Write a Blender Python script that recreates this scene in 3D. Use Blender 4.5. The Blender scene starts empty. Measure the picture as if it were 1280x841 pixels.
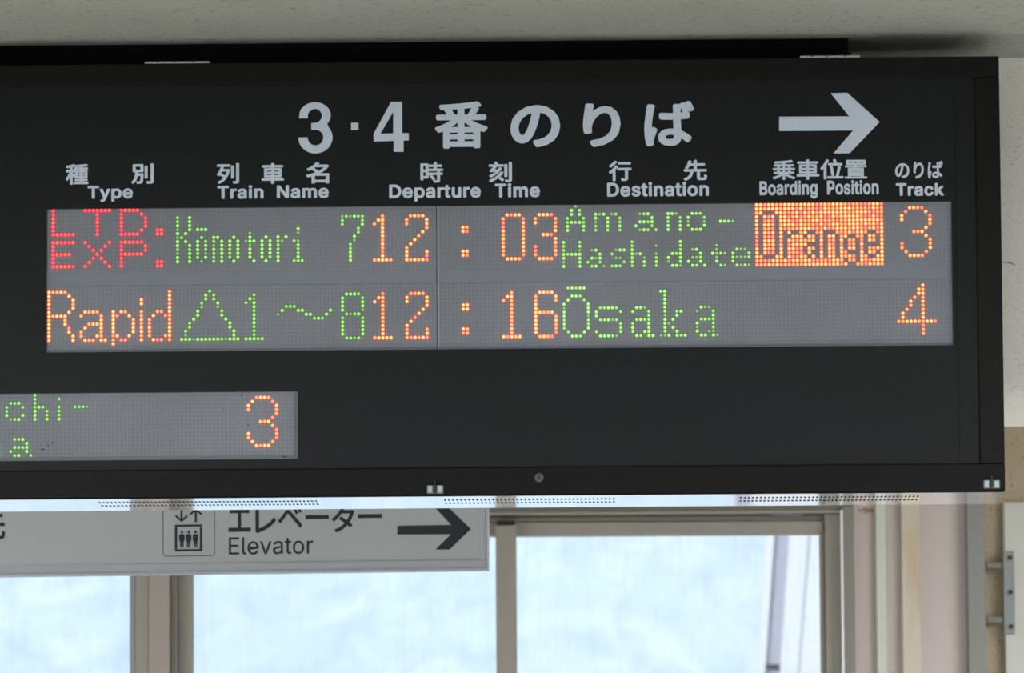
import bpy, bmesh, math, random
from mathutils import Vector, Matrix
random.seed(7)
SC = bpy.context.scene
COL = SC.collection
R = math.radians

# ---------------------------------------------------------------- camera
F = 8500.0                       # focal length in pixels of the 1280 px wide frame
ELEV, ROLL = R(6.8), R(0.35)
CAM = Vector((0, 0, 1.6))
cam_d = bpy.data.cameras.new('camera'); cam = bpy.data.objects.new('camera', cam_d); COL.objects.link(cam)
cam_d.sensor_width = 36; cam_d.lens = F / 1280 * 36
cam_d.clip_start = 0.1; cam_d.clip_end = 300
cam.matrix_world = Matrix.Translation(CAM) @ Matrix.Rotation(math.pi/2 + ELEV, 4, 'X') @ Matrix.Rotation(-ROLL, 4, 'Z')
SC.camera = cam
cam_d.dof.use_dof = True; cam_d.dof.focus_distance = 10.5; cam_d.dof.aperture_fstop = 12
CM = cam.matrix_world.to_3x3()

# ---------------------------------------------------------------- world, sun, added room lamps, exposure
w = bpy.data.worlds.new('world'); SC.world = w; w.use_nodes = True
wn = w.node_tree.nodes; bg = wn['Background']
bg.inputs['Color'].default_value = (0.79, 0.89, 1.0, 1); bg.inputs['Strength'].default_value = 1.0
sd = bpy.data.lights.new('sun', 'SUN'); sd.energy = 2.9; sd.angle = R(3); sd.color = (1, .97, .92)
sun = bpy.data.objects.new('sun', sd); COL.objects.link(sun)
sun.location = (-6, -10, 20); sun.rotation_euler = (R(38), 0, R(-22))
FILL_LAMPS = [(-1.6, 3.2, 120), (1.7, 3.2, 120), (-1.6, 6.6, 105), (1.7, 6.6, 120), (0.0, -1.5, 130), (-2.3, 11.6, 62), (2.2, 11.6, 66)]  # unseen lamps added to light the interior
SC.view_settings.view_transform = 'Standard'; SC.view_settings.look = 'None'
SC.view_settings.exposure = 0.0; SC.view_settings.gamma = 1.0
try: SC.view_settings.use_curve_mapping = False
except Exception: pass

# ---------------------------------------------------------------- helpers
def ray(px, py):
    return (CM @ Vector(((px-640)/F, (420.5-py)/F, -1))).normalized()

class Frame:
    """a vertical plane standing in the room; pt() gives local (x, y, z) of the point seen at a pixel"""
    def __init__(s, y, yaw=0.0, z=0.0, x=0.0):
        s.m = Matrix.Translation((x, y, z)) @ Matrix.Rotation(yaw, 4, 'Z'); s.i = s.m.inverted()
    def pt(s, px, py, dep=0.0):
        o = s.i @ CAM; d = s.i.to_3x3() @ ray(px, py); t = (dep-o.y)/d.y
        return o + d*t

def srgb(r, g, b):
    f = lambda c: (c/255/12.92 if c/255 <= .04045 else ((c/255+.055)/1.055)**2.4)
    return (f(r), f(g), f(b), 1)

def mat(name, col, rough=.6, metal=0, spec=.5, coat=0, noise=None, bump=0, bscale=60, emis=None, estr=1):
    m = bpy.data.materials.new(name); m.use_nodes = True
    n = m.node_tree.nodes; l = m.node_tree.links; b = n['Principled BSDF']
    b.inputs['Base Color'].default_value = col; b.inputs['Roughness'].default_value = rough
    b.inputs['Metallic'].default_value = metal; b.inputs['Specular IOR Level'].default_value = spec
    b.inputs['Coat Weight'].default_value = coat; b.inputs['Coat Roughness'].default_value = .04
    if emis:
        b.inputs['Emission Color'].default_value = emis; b.inputs['Emission Strength'].default_value = estr
    tc = n.new('ShaderNodeTexCoord')
    def tex(scale, stretch):
        mp = n.new('ShaderNodeMapping'); mp.inputs['Scale'].default_value = stretch
        t = n.new('ShaderNodeTexNoise'); t.inputs['Scale'].default_value = scale; t.inputs['Detail'].default_value = 5
        l.new(tc.outputs['Object'], mp.inputs[0]); l.new(mp.outputs[0], t.inputs['Vector']); return t
    if noise:                      # list of (scale, stretch, lo, hi, colour)
        prev = None
        for sc_, st, lo, hi, c2 in noise:
            t = tex(sc_, st); rp = n.new('ShaderNodeMapRange')
            rp.inputs['From Min'].default_value = lo; rp.inputs['From Max'].default_value = hi
            mx = n.new('ShaderNodeMix'); mx.data_type = 'RGBA'
            l.new(t.outputs['Fac'], rp.inputs['Value']); l.new(rp.outputs[0], mx.inputs['Factor'])
            if prev: l.new(prev, mx.inputs[6])
            else: mx.inputs[6].default_value = col
            mx.inputs[7].default_value = c2; prev = mx.outputs[2]
        l.new(prev, b.inputs['Base Color'])
    if bump:
        t = tex(bscale, (1, 1, 1)); bp = n.new('ShaderNodeBump'); bp.inputs['Strength'].default_value = bump
        bp.inputs['Distance'].default_value = .01
        l.new(t.outputs['Fac'], bp.inputs['Height']); l.new(bp.outputs[0], b.inputs['Normal'])
    return m

def emat(name, col, s, base=(.3, .3, .3, 1)):
    return mat(name, base, .5, emis=col, estr=s)

def link(name, me, mats, parent=None, smooth=False):
    o = bpy.data.objects.new(name, me); COL.objects.link(o)
    for m in (mats if isinstance(mats, (list, tuple)) else [mats]):
        me.materials.append(m)
    if parent: o.parent = parent
    if smooth:
        for p in me.polygons: p.use_smooth = True
    return o

class MB:
    def __init__(s): s.bm = bmesh.new()
    def box(s, x0, x1, y0, y1, z0, z1, mi=0):
        v = [s.bm.verts.new(p) for p in ((x0,y0,z0),(x1,y0,z0),(x1,y1,z0),(x0,y1,z0),(x0,y0,z1),(x1,y0,z1),(x1,y1,z1),(x0,y1,z1))]
        for f in ((3,2,1,0),(4,5,6,7),(0,1,5,4),(1,2,6,5),(2,3,7,6),(3,0,4,7)):
            s.bm.faces.new([v[i] for i in f]).material_index = mi
        return s
    def poly(s, pts, y0, y1, mi=0):
        """prism of an outline in x,z (counter-clockwise as seen by the viewer) from y0 (near) to y1"""
        a = [s.bm.verts.new((x, y0, z)) for x, z in pts]; b = [s.bm.verts.new((x, y1, z)) for x, z in pts]
        s.bm.faces.new(a).material_index = mi; s.bm.faces.new(b[::-1]).material_index = mi
        n = len(pts)
        for i in range(n): s.bm.faces.new((a[i], b[i], b[(i+1) % n], a[(i+1) % n])).material_index = mi
        return s
    def disc(s, x, z, r, y0, y1, n=20, mi=0, r1=None):
        pts = [(x+r*math.cos(2*math.pi*i/n), z+r*math.sin(2*math.pi*i/n)) for i in range(n)]
        return s.poly(pts, y0, y1, mi)
    def tube(s, pts, r, n=8, mi=0):
        rings = []
        for i, p in enumerate(pts):
            p = Vector(p); d = (Vector(pts[min(i+1, len(pts)-1)])-Vector(pts[max(i-1, 0)])).normalized()
            a = d.orthogonal().normalized(); b = d.cross(a)
            rings.append([s.bm.verts.new(p+a*r*math.cos(2*math.pi*k/n)+b*r*math.sin(2*math.pi*k/n)) for k in range(n)])
        for A, B in zip(rings, rings[1:]):
            for k in range(n): s.bm.faces.new((A[k], A[(k+1) % n], B[(k+1) % n], B[k])).material_index = mi
        s.bm.faces.new(rings[0][::-1]); s.bm.faces.new(rings[-1]); return s
    def bevel(s, w, seg=2):
        bmesh.ops.bevel(s.bm, geom=s.bm.edges[:], offset=w, segments=seg, affect='EDGES', profile=.5); return s
    def build(s, name, mats, parent=None, smooth=False):
        bmesh.ops.recalc_face_normals(s.bm, faces=s.bm.faces)
        me = bpy.data.meshes.new(name); s.bm.to_mesh(me); s.bm.free()
        return link(name, me, mats, parent, smooth)

def thing(name, label, cat, m=None, group=None):
    o = bpy.data.objects.new(name, None); COL.objects.link(o); o.empty_display_size = .1
    if m is not None: o.matrix_world = m
    o['label'] = label; o['category'] = cat
    if group: o['group'] = group
    return o
def tag(o, label, cat, group=None):
    o['label'] = label; o['category'] = cat
    if group: o['group'] = group
    return o
def struct(o): o['kind'] = 'structure'; return o

# ---------------------------------------------------------------- materials
M = {}
M['ceiling'] = mat('painted_pitted_ceiling', srgb(180, 182, 171), .85,
    noise=[(2.5, (1,1,1), .3, .75, srgb(164, 167, 156)), (170, (.5,.5,1), .58, .74, srgb(128, 126, 114))], bump=.2, bscale=90)
M['beam'] = mat('painted_beam_plaster', srgb(249, 244, 236), .85,
    noise=[(3, (1,1,1), .35, .8, srgb(243, 238, 230)), (330, (.5,1,1), .58, .8, srgb(196, 190, 178))], bump=.1, bscale=90)
M['concrete'] = mat('speckled_brown_concrete', srgb(180, 164, 139), .9,
    noise=[(6, (1,1,1), .35, .7, srgb(166, 150, 126)), (150, (1,1,1), .60, .70, srgb(120, 100, 82))], bump=.3, bscale=120)
M['white_wall'] = mat('off_white_wall', srgb(196, 194, 186), .8, bump=.05)
M['floor'] = mat('pale_station_floor', srgb(186, 184, 180), .5, noise=[(4, (1,1,1), .3, .7, srgb(172, 170, 167))])
M['side'] = mat('cream_side_wall', srgb(206, 205, 200), .85)
M['frame'] = mat('black_painted_sign_frame', srgb(20, 18, 16), .45, spec=.15,
    noise=[(5, (1,1,3), .35, .75, srgb(16, 16, 15)), (300, (1,1,1), .45, .7, srgb(25, 22, 20))])
M['face'] = mat('black_sign_face_film', srgb(22, 26, 27), .45, spec=.2,
    noise=[(4, (1,1,2), .35, .75, srgb(19, 22, 23)), (260, (1,1,1), .45, .7, srgb(22, 26, 28))])
M['dark_rail'] = mat('dark_bottom_rail', srgb(13, 12, 12), .45, spec=.15)
M['channel'] = mat('black_steel_channel', srgb(7, 8, 8), .8, spec=.1)
M['letters'] = mat('grey_white_vinyl_letters', srgb(212, 222, 238), .5, spec=.3)
M['under'] = mat('polished_white_underside', srgb(205, 205, 212), .12, spec=.8, coat=1)
M['slot'] = mat('dark_vent_slot', srgb(34, 38, 52), .8)
M['led_base'] = mat('led_module_gap', srgb(112, 114, 120), .6)
M['led_tile'] = mat('unlit_led_tile', srgb(134, 137, 145), .5, spec=.3,
    noise=[(7, (1,1,1), .35, .7, srgb(144, 146, 157)), (400, (1,1,1), .5, .75, srgb(128, 131, 138))])
M['band'] = mat('led_module_spacer', srgb(128, 134, 145), .5)
M['steel'] = mat('bright_steel', srgb(168, 182, 184), .35, metal=.3)
M['zinc'] = mat('dull_zinc', srgb(138, 142, 140), .45, metal=.3)
M['arm'] = mat('weathered_zinc_arm', srgb(122, 120, 108), .6)
M['acrylic'] = mat('unlit_white_acrylic_sign', srgb(190, 195, 199), .35, spec=.4)
M['esign_frame'] = mat('grey_aluminium_sign_frame', srgb(184, 187, 196), .4)
M['ink'] = mat('black_print', srgb(34, 38, 50), .5)
M['alu'] = mat('bronze_aluminium_sash', srgb(168, 161, 150), .5, noise=[(9, (1,1,.2), .3, .7, srgb(158, 151, 141))])
M['alu_dark'] = mat('darker_bronze_aluminium', srgb(138, 134, 126), .5)
M['alu_blue'] = mat('grey_aluminium_edge', srgb(158, 160, 166), .4, metal=.2)
M['gasket'] = mat('bright_gasket', srgb(240, 242, 238), .5)
M['pink'] = mat('pinkish_painted_panel', srgb(204, 188, 184), .6, noise=[(3, (1,1,.4), .3, .75, srgb(196, 184, 178))])
M['pink_dark'] = mat('dull_pinkish_cover', srgb(166, 153, 146), .6)
M['greenwhite'] = mat('pale_green_white_post', srgb(206, 208, 198), .5)
M['beige'] = mat('stained_cream_post', srgb(206, 196, 178), .6,
    noise=[(14, (1,1,.25), .5, .75, srgb(192, 160, 126))])
M['greypost'] = mat('grey_painted_post', srgb(138, 136, 132), .5)
M['hairline'] = mat('brown_hairline', srgb(96, 84, 76), .6)
M['rust'] = mat('rust_stain', srgb(150, 100, 72), .9, noise=[(60, (1,1,1), .4, .6, srgb(186, 150, 126))])
M['screw'] = mat('dark_screw', srgb(52, 54, 54), .4, metal=.6)
M['white_steel'] = mat('white_painted_steel', srgb(245, 246, 250), .5)
M['lav_shade_steel'] = mat('lavender_shade_steel', srgb(190, 188, 206), .5)  # shade on the post's web painted as a lavender tint; edge strip shares it
M['lamp'] = emat('fill_lamp_tube', (1, .98, .92, 1), 6)

def glass():
    m = bpy.data.materials.new('dusty_window_glass'); m.use_nodes = True
    n = m.node_tree.nodes; l = m.node_tree.links; n.clear()
    out = n.new('ShaderNodeOutputMaterial'); tr = n.new('ShaderNodeBsdfTransparent'); gl = n.new('ShaderNodeBsdfGlossy')
    df = n.new('ShaderNodeBsdfTranslucent'); a = n.new('ShaderNodeMixShader'); b = n.new('ShaderNodeMixShader')
    tr.inputs[0].default_value = (.95, .985, 1, 1); gl.inputs['Roughness'].default_value = .03
    df.inputs[0].default_value = (.9, .93, .95, 1)
    tc = n.new('ShaderNodeTexCoord'); mp = n.new('ShaderNodeMapping'); mp.inputs['Scale'].default_value = (9, 9, 1.3)
    t = n.new('ShaderNodeTexNoise'); t.inputs['Scale'].default_value = 4; t.inputs['Detail'].default_value = 8; t.inputs['Roughness'].default_value = .7
    r_ = n.new('ShaderNodeMapRange'); r_.inputs['From Min'].default_value = .5; r_.inputs['From Max'].default_value = .8; r_.inputs['To Max'].default_value = .16
    l.new(tc.outputs['Object'], mp.inputs[0]); l.new(mp.outputs[0], t.inputs['Vector']); l.new(t.outputs['Fac'], r_.inputs['Value'])
    l.new(r_.outputs[0], a.inputs[0]); l.new(tr.outputs[0], a.inputs[1]); l.new(df.outputs[0], a.inputs[2])
    b.inputs[0].default_value = .06; l.new(a.outputs[0], b.inputs[1]); l.new(gl.outputs[0], b.inputs[2]); l.new(b.outputs[0], out.inputs[0])
    return m
M['glass'] = glass()

def hillmat():
    m = mat('sunlit_netted_slope', srgb(196, 214, 218), .95)
    n = m.node_tree.nodes; l = m.node_tree.links; b = n['Principled BSDF']
    b.inputs['Specular IOR Level'].default_value = 0
    tc = n.new('ShaderNodeTexCoord'); no = n.new('ShaderNodeTexNoise'); no.inputs['Scale'].default_value = 4.0; no.inputs['Detail'].default_value = 10; no.inputs['Roughness'].default_value = .65; no.inputs['Distortion'].default_value = .8
    cr = n.new('ShaderNodeValToRGB'); cr.color_ramp.elements[0].position = .36; cr.color_ramp.elements[0].color = srgb(182, 196, 208)
    cr.color_ramp.elements[1].position = .66; cr.color_ramp.elements[1].color = srgb(204, 214, 222)
    l.new(tc.outputs['Object'], no.inputs['Vector']); l.new(no.outputs['Fac'], cr.inputs[0]); l.new(cr.outputs[0], b.inputs['Base Color'])
    return m
M['hill'] = hillmat()

# ================================================================ STRUCTURE
EYE = 1.6
HC = EYE + 1.628                  # ceiling height
YB = 10.14                        # face of the beam behind the board
W = Frame(13.0)                   # window wall
XL, XR, YBACK = -4.0, 4.0, -6.0

struct(MB().box(XL, XR, YBACK, 13.3, -.1, 0).build('floor', M['floor']))
struct(MB().box(XL-.2, XR+.2, YBACK, 13.3, HC, HC+.25).build('ceiling', M['ceiling']))
struct(MB().box(XL-.2, XL, YBACK, 13.3, 0, HC).build('wall_left', M['side']))
struct(MB().box(XR, XR+.2, YBACK, 13.3, 0, HC).build('wall_right', M['side']))
# painted downstand beam behind the board, rounded lower edge
zb = Frame(YB).pt(1262, 505).z
bm_ = MB().box(XL, XR, YB, YB+.32, zb, HC)
for e in [e for e in bm_.bm.edges if abs(e.verts[0].co.z-zb) < 1e-6 and abs(e.verts[1].co.z-zb) < 1e-6 and abs(e.verts[0].co.y-YB) < 1e-6 and abs(e.verts[1].co.y-YB) < 1e-6]:
    bmesh.ops.bevel(bm_.bm, geom=[e], offset=.03, segments=5, affect='EDGES', profile=.5); break
struct(bm_.build('wall_beam', M['beam']))

# ---- window wall
def X(px, py=760, dep=0): return W.pt(px, py, dep).x
def Z(py, px=640, dep=0): return W.pt(px, py, dep).z
YW = 13.0
z_head, z_sill = Z(668), .95
x_panel0 = X(1068)
wl = MB()
wl.box(XL, x_panel0, YW+.05, YW+.2, 0, z_sill-.04)                 # under the windows
wl.box(XL, x_panel0, YW+.05, YW+.2, Z(634), HC)                    # above them
wl.box(XL, X(-260), YW+.05, YW+.2, z_sill-.04, Z(634))
struct(wl.build('wall_window_side', M['white_wall']))

def window(n, edges, left, right):
    """edges: list of (x0, x1) of panes in metres"""
    root = thing('window_%d' % n, '', '', Matrix.Translation((0, YW, 0)))
    del root['label'], root['category']; struct(root)
    return root
w1 = window(1, None, 0, 0); w2 = window(2, None, 0, 0)
def part(root, name, m, x0, x1, y0, y1, z0, z1, bev=.002, label=None):
    b = MB().box(x0, x1, y0, y1, z0, z1)
    if bev: b.bevel(bev, 1)
    o = b.build(name, m, root)
    if label: o['label'] = label
    return o
def lx(px): return X(px)
zt = z_head
# window_1: everything between the left mullion (x 213) and the jamb (x 1068)
part(w1, 'head_track', M['alu_dark'], lx(222), lx(1068), .0, .07, Z(644), Z(636)+.004)
part(w1, 'head_lip', M['alu'], lx(222), lx(1054), -.012, .0, Z(644), Z(640))
part(w1, 'head_rail', M['alu'], lx(222), lx(1031), .012, .06, Z(668), Z(652))
part(w1, 'head_groove', M['alu_dark'], lx(222), lx(1031), .018, .06, Z(652), Z(644))
part(w1, 'left_jamb', M['alu_dark'], lx(213), lx(222), -.01, .06, z_sill, Z(644))
part(w1, 'sash_stile', M['alu'], lx(222), lx(241), .01, .05, z_sill, zt)
part(w1, 'meeting_stile', M['alu'], lx(620), lx(646), -.018, .05, z_sill, Z(657))
part(w1, 'stile_cap', M['screw'], lx(622), lx(644), -.012, .01, Z(657), Z(651))
part(w1, 'sash_stile', M['alu'], lx(1026), lx(1032), .012, .05, z_sill, zt)
part(w1, 'right_jamb', M['alu'], lx(1032), lx(1052), .0, .06, z_sill, Z(644))
part(w1, 'gasket', M['gasket'], lx(1051.2), lx(1054.2), -.024, .0, z_sill, Z(641), bev=0)
part(w1, 'outer_jamb', M['alu_dark'], lx(1054), lx(1068), -.02, .06, z_sill, Z(636))
part(w1, 'sill', M['alu'], lx(213), lx(1068), -.05, .1, z_sill-.04, z_sill)
part(w1, 'pane', M['glass'], lx(241), lx(620), .035, .040, z_sill, zt, bev=0)
part(w1, 'pane', M['glass'], lx(646), lx(1026), .025, .030, z_sill, zt, bev=0)
part(w1, 'latch_plate', M['alu_blue'], lx(968), lx(1003), .006, .012, Z(646.5), Z(644.5), bev=0)
# window_2 further left
part(w2, 'head_track', M['alu_dark'], lx(-260), lx(187), 0, .07, Z(652), Z(634))
part(w2, 'head_rail', M['alu'], lx(-260), lx(187), .012, .06, Z(668), Z(652))
part(w2, 'gasket', M['alu_blue'], lx(162), lx(170), .0, .03, z_sill, zt)
part(w2, 'sash_stile', M['alu'], lx(170), lx(187), -.01, .06, z_sill, Z(652))
part(w2, 'left_jamb', M['alu'], lx(-260), lx(-240), 0, .06, z_sill, Z(652))
part(w2, 'sill', M['alu'], lx(-260), lx(187), -.05, .1, z_sill-.04, z_sill)
part(w2, 'pane', M['glass'], lx(-240), lx(162), .03, .035, z_sill, zt, bev=0)
# pinkish cover between the two windows
struct(part(None, 'trim_1', M['pink_dark'], lx(187), lx(213), YW-.025, YW+.05, z_sill, Z(634)))

# ---- panels and posts right of the windows
struct(part(None, 'wall_panel', M['pink'], lx(1068), lx(1208), YW+.0, YW+.15, 0, HC, bev=0))
struct(part(None, 'trim_2', M['greenwhite'], lx(1095), lx(1107.5), YW-.014, YW, 0, HC))
struct(part(None, 'trim_3', M['beige'], lx(1127), lx(1150), YW-.016, YW, 0, HC))
struct(part(None, 'trim_4', M['greypost'], lx(1208.5), lx(1231), YW-.028, YW+.1, 0, HC))
struct(part(None, 'wall_right_pillar', M['concrete'], lx(1231), XR, YW, YW+.25, 0, HC, bev=0))
# ragged rust stain on the pink panel
rm = MB()
for k in range(9):
    a = W.pt(1074+k*2.1, 638+random.uniform(-2.5, 2.5), -.001); rr = random.uniform(.003, .0065)
    pts = [(a.x+rr*random.uniform(.6, 1.2)*math.cos(t*.785), a.z+rr*random.uniform(.5, 1)*math.sin(t*.785)) for t in range(8)]
    rm.poly(pts, 12.9992-.00001*k, 13.0)
o = rm.build('rust_stain', M['rust']); struct(o)

# white door leaf with its strap hinge
t = thing('white_door_panel', 'white door panel with steel strap plate beside the brown concrete strip', 'door panel', Matrix.Translation((0, YW, 0)))
dz = W.pt(1270, 627, -.022)
x0 = W.pt(1255, 700, -.022).x
part(t, 'leaf', M['white_wall'], x0, x0+.85, -.022, -.003, .02, dz.z, bev=.003)
def hx(px): return W.pt(px, 740, -.026).x
def hz(py): return W.pt(1262, py, -.026).z
pl = part(t, 'hinge_plate', M['zinc'], hx(1254.5), hx(1268), -.028, -.022, hz(792), hz(689), bev=.001)
for py in (697, 740, 783):
    MB().disc(hx(1263), hz(py), .0045, -.031, -.028, 14).build('screw', M['screw'], pl)
for py, nm in ((706, 'hinge_arm'), (774, 'hinge_arm')):
    b = MB().box(hx(1233), hx(1256), -.0225, -.014, hz(py+4), hz(py-4)); b.box(hx(1232), hx(1236), -.02, -.0005, hz(py+5), hz(py-5))
    b.bevel(.0015, 1).build(nm, M['arm'], t)

# ================================================================ OUTSIDE
NX, NY = 70, 40
bmh = bmesh.new(); vs = []
from mathutils import noise as mn
for j in range(NY+1):
    row = []
    for i in range(NX+1):
        x = -16+32*i/NX; s = j/NY
        y = 19+15*s; z = -2.5+13*s
        d = mn.noise(Vector((x*.6, y*.6, 0)))*.35
        row.append(bmh.verts.new((x, y-d, z+d)))
    vs.append(row)
for j in range(NY):
    for i in range(NX): bmh.faces.new((vs[j][i], vs[j][i+1], vs[j+1][i+1], vs[j+1][i])).smooth = True
me = bpy.data.meshes.new('hillside'); bmh.to_mesh(me); bmh.free()
hill = struct(link('ground_hillside', me, M['hill']))
struct(MB().box(-16, 16, 13.3, 19.5, -3, -.3).build('ground_outside', M['floor']))
# leaning white steel members outside the right-hand pane
G = Frame(17.0)
def lean(name, label, xt0, xt1, xb0, xb1, m, y0, y1, parent):
    a = G.pt(xt0, 668); b = G.pt(xt1, 668); c = G.pt(xb1, 841); d = G.pt(xb0, 841)
    # carry the edges on up and down along their lean
    def ext(p, q, z): k = (z-p.z)/(q.z-p.z); return (p.x+(q.x-p.x)*k, z)
    zt_, zb_ = 4.6, -.3
    pts = [ext(a, d, zb_), ext(b, c, zb_), ext(b, c, zt_), ext(a, d, zt_)]
    o = MB().poly(pts, y0, y1).build(name, m, parent)
    if label: o['label'] = label
    return o
post = thing('leaning_post', 'white steel post leaning outside the right window pane', 'post', Matrix.Translation((0, 17, 0)))
lean('near_flange', None, 957.5, 967.5, 947, 956, M['white_steel'], -.02, .12, post)
lean('web', 'web between white flanges, its shade painted lavender grey', 967.5, 986.5, 956, 975, M['lav_shade_steel'], -.0, .02, post)
lean('far_flange', None, 986.5, 1010, 975, 997, M['white_steel'], -.02, .12, post)
lean('edge_strip', 'thin grey strip', 1010, 1013.5, 997, 999.5, M['lav_shade_steel'], -.018, .10, post)
lean('white_filler', None, 1013.5, 1034, 999.5, 1040, M['white_steel'], -.02, .12, post)  # white member added beside the post to whiten the pane edge
a = G.pt(957.5, 832, -.005)
MB().box(a.x, G.pt(974, 832).x, -.006, 0, a.z-.006, a.z+.003).build('splice_joint', M['screw'], post)

# ================================================================ THE LED DEPARTURE BOARD
S = Frame(9.9, R(-1.0), 0, 0)
board = thing('departure_board', 'large black electronic departure board with glowing dot-matrix train times', 'sign', S.m.copy())
def P(px, py, dep=0): return S.pt(px, py, dep)
u_l = P(0, 400).x-.42; u_r = (P(1249, 72).x+P(1256, 608).x)/2
v_t = P(1248, 70).z; v_b = P(640, 618.6).z
DEP = .185
Wd = .030                                # frame rails stand proud by this much is 6 mm
# body behind the face
MB().box(u_l, u_r, .03, DEP, v_b+.002, v_t).bevel(.002, 1).build('housing', M['frame'], board)
# face panel with three display openings
def U(px, py=350): return P(px, py).x
def V(py, px=620): return P(px, py).z
disp = dict(x0=P(57.2, 350).x, x1=P(1190.5, 340).x, z1=P(620, 255.5).z, z0=P(620, 435.3).z)
low = dict(x0=u_l+.06, x1=P(372, 530).x, z1=P(340, 488).z, z0=P(340, 573).z)
fz1 = V(102, 620); fz0 = V(586, 300)
fx1 = P(1222, 350).x
xs = sorted({u_l+.03, low['x0'], disp['x0'], low['x1'], disp['x1'], fx1})
zs = sorted({fz0, low['z0'], low['z1'], disp['z0'], disp['z1'], fz1})
fb = MB(); holes = [disp, low]
def inhole(x, z): return any(h['x0'] < x < h['x1'] and h['z0'] < z < h['z1'] for h in holes)
g = {}
def gv(i, j, y):
    k = (i, j, y)
    if k not in g: g[k] = fb.bm.verts.new((xs[i], y, zs[j]))
    return g[k]
for i in range(len(xs)-1):
    for j in range(len(zs)-1):
        if inhole((xs[i]+xs[i+1])/2, (zs[j]+zs[j+1])/2): continue
        fb.bm.faces.new((gv(i, j, .006), gv(i+1, j, .006), gv(i+1, j+1, .006), gv(i, j+1, .006)))
for h in holes:                          # reveals of the openings
    a, b, c, d = h['x0'], h['x1'], h['z0'], h['z1']
    for (p, q) in (((a, c), (b, c)), ((b, c), (b, d)), ((b, d), (a, d)), ((a, d), (a, c))):
        v = [fb.bm.verts.new((p[0], .006, p[1])), fb.bm.verts.new((q[0], .006, q[1])), fb.bm.verts.new((q[0], .018, q[1])), fb.bm.verts.new((p[0], .018, p[1]))]
        fb.bm.faces.new(v)
fb.build('sign_face', M['face'], board)
# frame rails, proud of the face
part(board, 'top_rail', M['frame'], u_l, u_r, 0, .03, fz1, v_t, bev=.0015)
part(board, 'bottom_rail', M['dark_rail'], u_l, u_r, 0, .03, v_b, fz0, bev=.0015)
part(board, 'side_rail', M['frame'], fx1, u_r, 0, .03, fz0, fz1, bev=.001)
part(board, 'side_rail', M['frame'], u_l, u_l+.03, 0, .03, fz0, fz1, bev=.001)
part(board, 'side_strip', M['frame'], P(1196, 350).x, P(1197, 350).x, .0052, .006, fz0, fz1, bev=0)

# underside plate with real slots
zu = v_b-.0012
sl = []
for (a, b) in ((123, 400), (555, 772), (925, 1152)):
    xa = P(a, 622, .05).x; xb = P(b, 622, .05).x; n = int((xb-xa)/.0059)
    sl += [(xa+k*.0059, xa+k*.0059+.0030) for k in range(n)]
cuts = [u_l+.002]+[c for s_ in sl for c in s_]+[u_r-.002]
rows = [(.001, 0), (.045, 0), (.068, 1), (.095, 0), (.118, 1), (DEP-.001, 0)]
ub = MB(); ycuts = [.001, .045, .068, .095, .118, DEP-.001]
slotrow = [False, True, False, True, False]
gg = {}
def uv_(i, j):
    if (i, j) not in gg: gg[i, j] = ub.bm.verts.new((cuts[i], ycuts[j], zu))
    return gg[i, j]
for i in range(len(cuts)-1):
    for j in range(5):
        if i % 2 == 1 and slotrow[j]: continue
        ub.bm.faces.new((uv_(i, j), uv_(i, j+1), uv_(i+1, j+1), uv_(i+1, j)))
under = link('underside_plate', (lambda me: (ub.bm.to_mesh(me), me)[1])(bpy.data.meshes.new('underside_plate')), M['under'], board)
vb = MB()
for a, b in sl:
    for y0, y1 in ((.045, .068), (.095, .118)):
        v = [vb.bm.verts.new(p) for p in ((a-.0004, y0-.0005, zu+.0008), (b+.0004, y0-.0005, zu+.0008), (b+.0004, y1+.0005, zu+.0008), (a-.0004, y1+.0005, zu+.0008))]
        vb.bm.faces.new(v[::-1])
vo = link('vent_slots', (lambda me: (vb.bm.to_mesh(me), me)[1])(bpy.data.meshes.new('vent_slots')), M['slot'], board)
vo['kind'] = 'stuff'

# clips, lock, hanging brackets
def clip(px, py, dark):
    c = P(px, py, 0); k = 1.165e-3
    root = MB().box(c.x-10.5*k, c.x+10.5*k, -.004, 0, c.z-6*k, c.z+4.5*k).bevel(.001, 1).build('latch_clip', M['zinc'], board)
    MB().box(c.x-9.5*k, c.x-3*k, -.008, -.004, c.z-5*k, c.z+4*k).bevel(.001, 1).build('clip_pad', M['steel'], root)
    MB().box(c.x+2.5*k, c.x+9.5*k, -.008, -.004, c.z-5*k, c.z+4*k).bevel(.001, 1).build('clip_pad', M['steel'], root)
    MB().box(c.x-1.5*k, c.x+1.2*k, -.010, -.003, c.z-6*k, c.z+10*k).bevel(.0008, 1).build('clip_pin', M['screw'], root)
clip(1239.5, 604.5, 0); clip(544, 611, 1)
c = P(674, 597, 0); lk = MB().disc(c.x, c.z, .0068, -.003, 0, 24).bevel(.0008, 1).build('lock', mat('dull_lock', srgb(84, 82, 80), .5), board)
MB().box(c.x-.0008, c.x+.0008, -.0036, -.003, c.z-.003, c.z+.003).build('key_slot', M['dark_rail'], lk)

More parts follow.
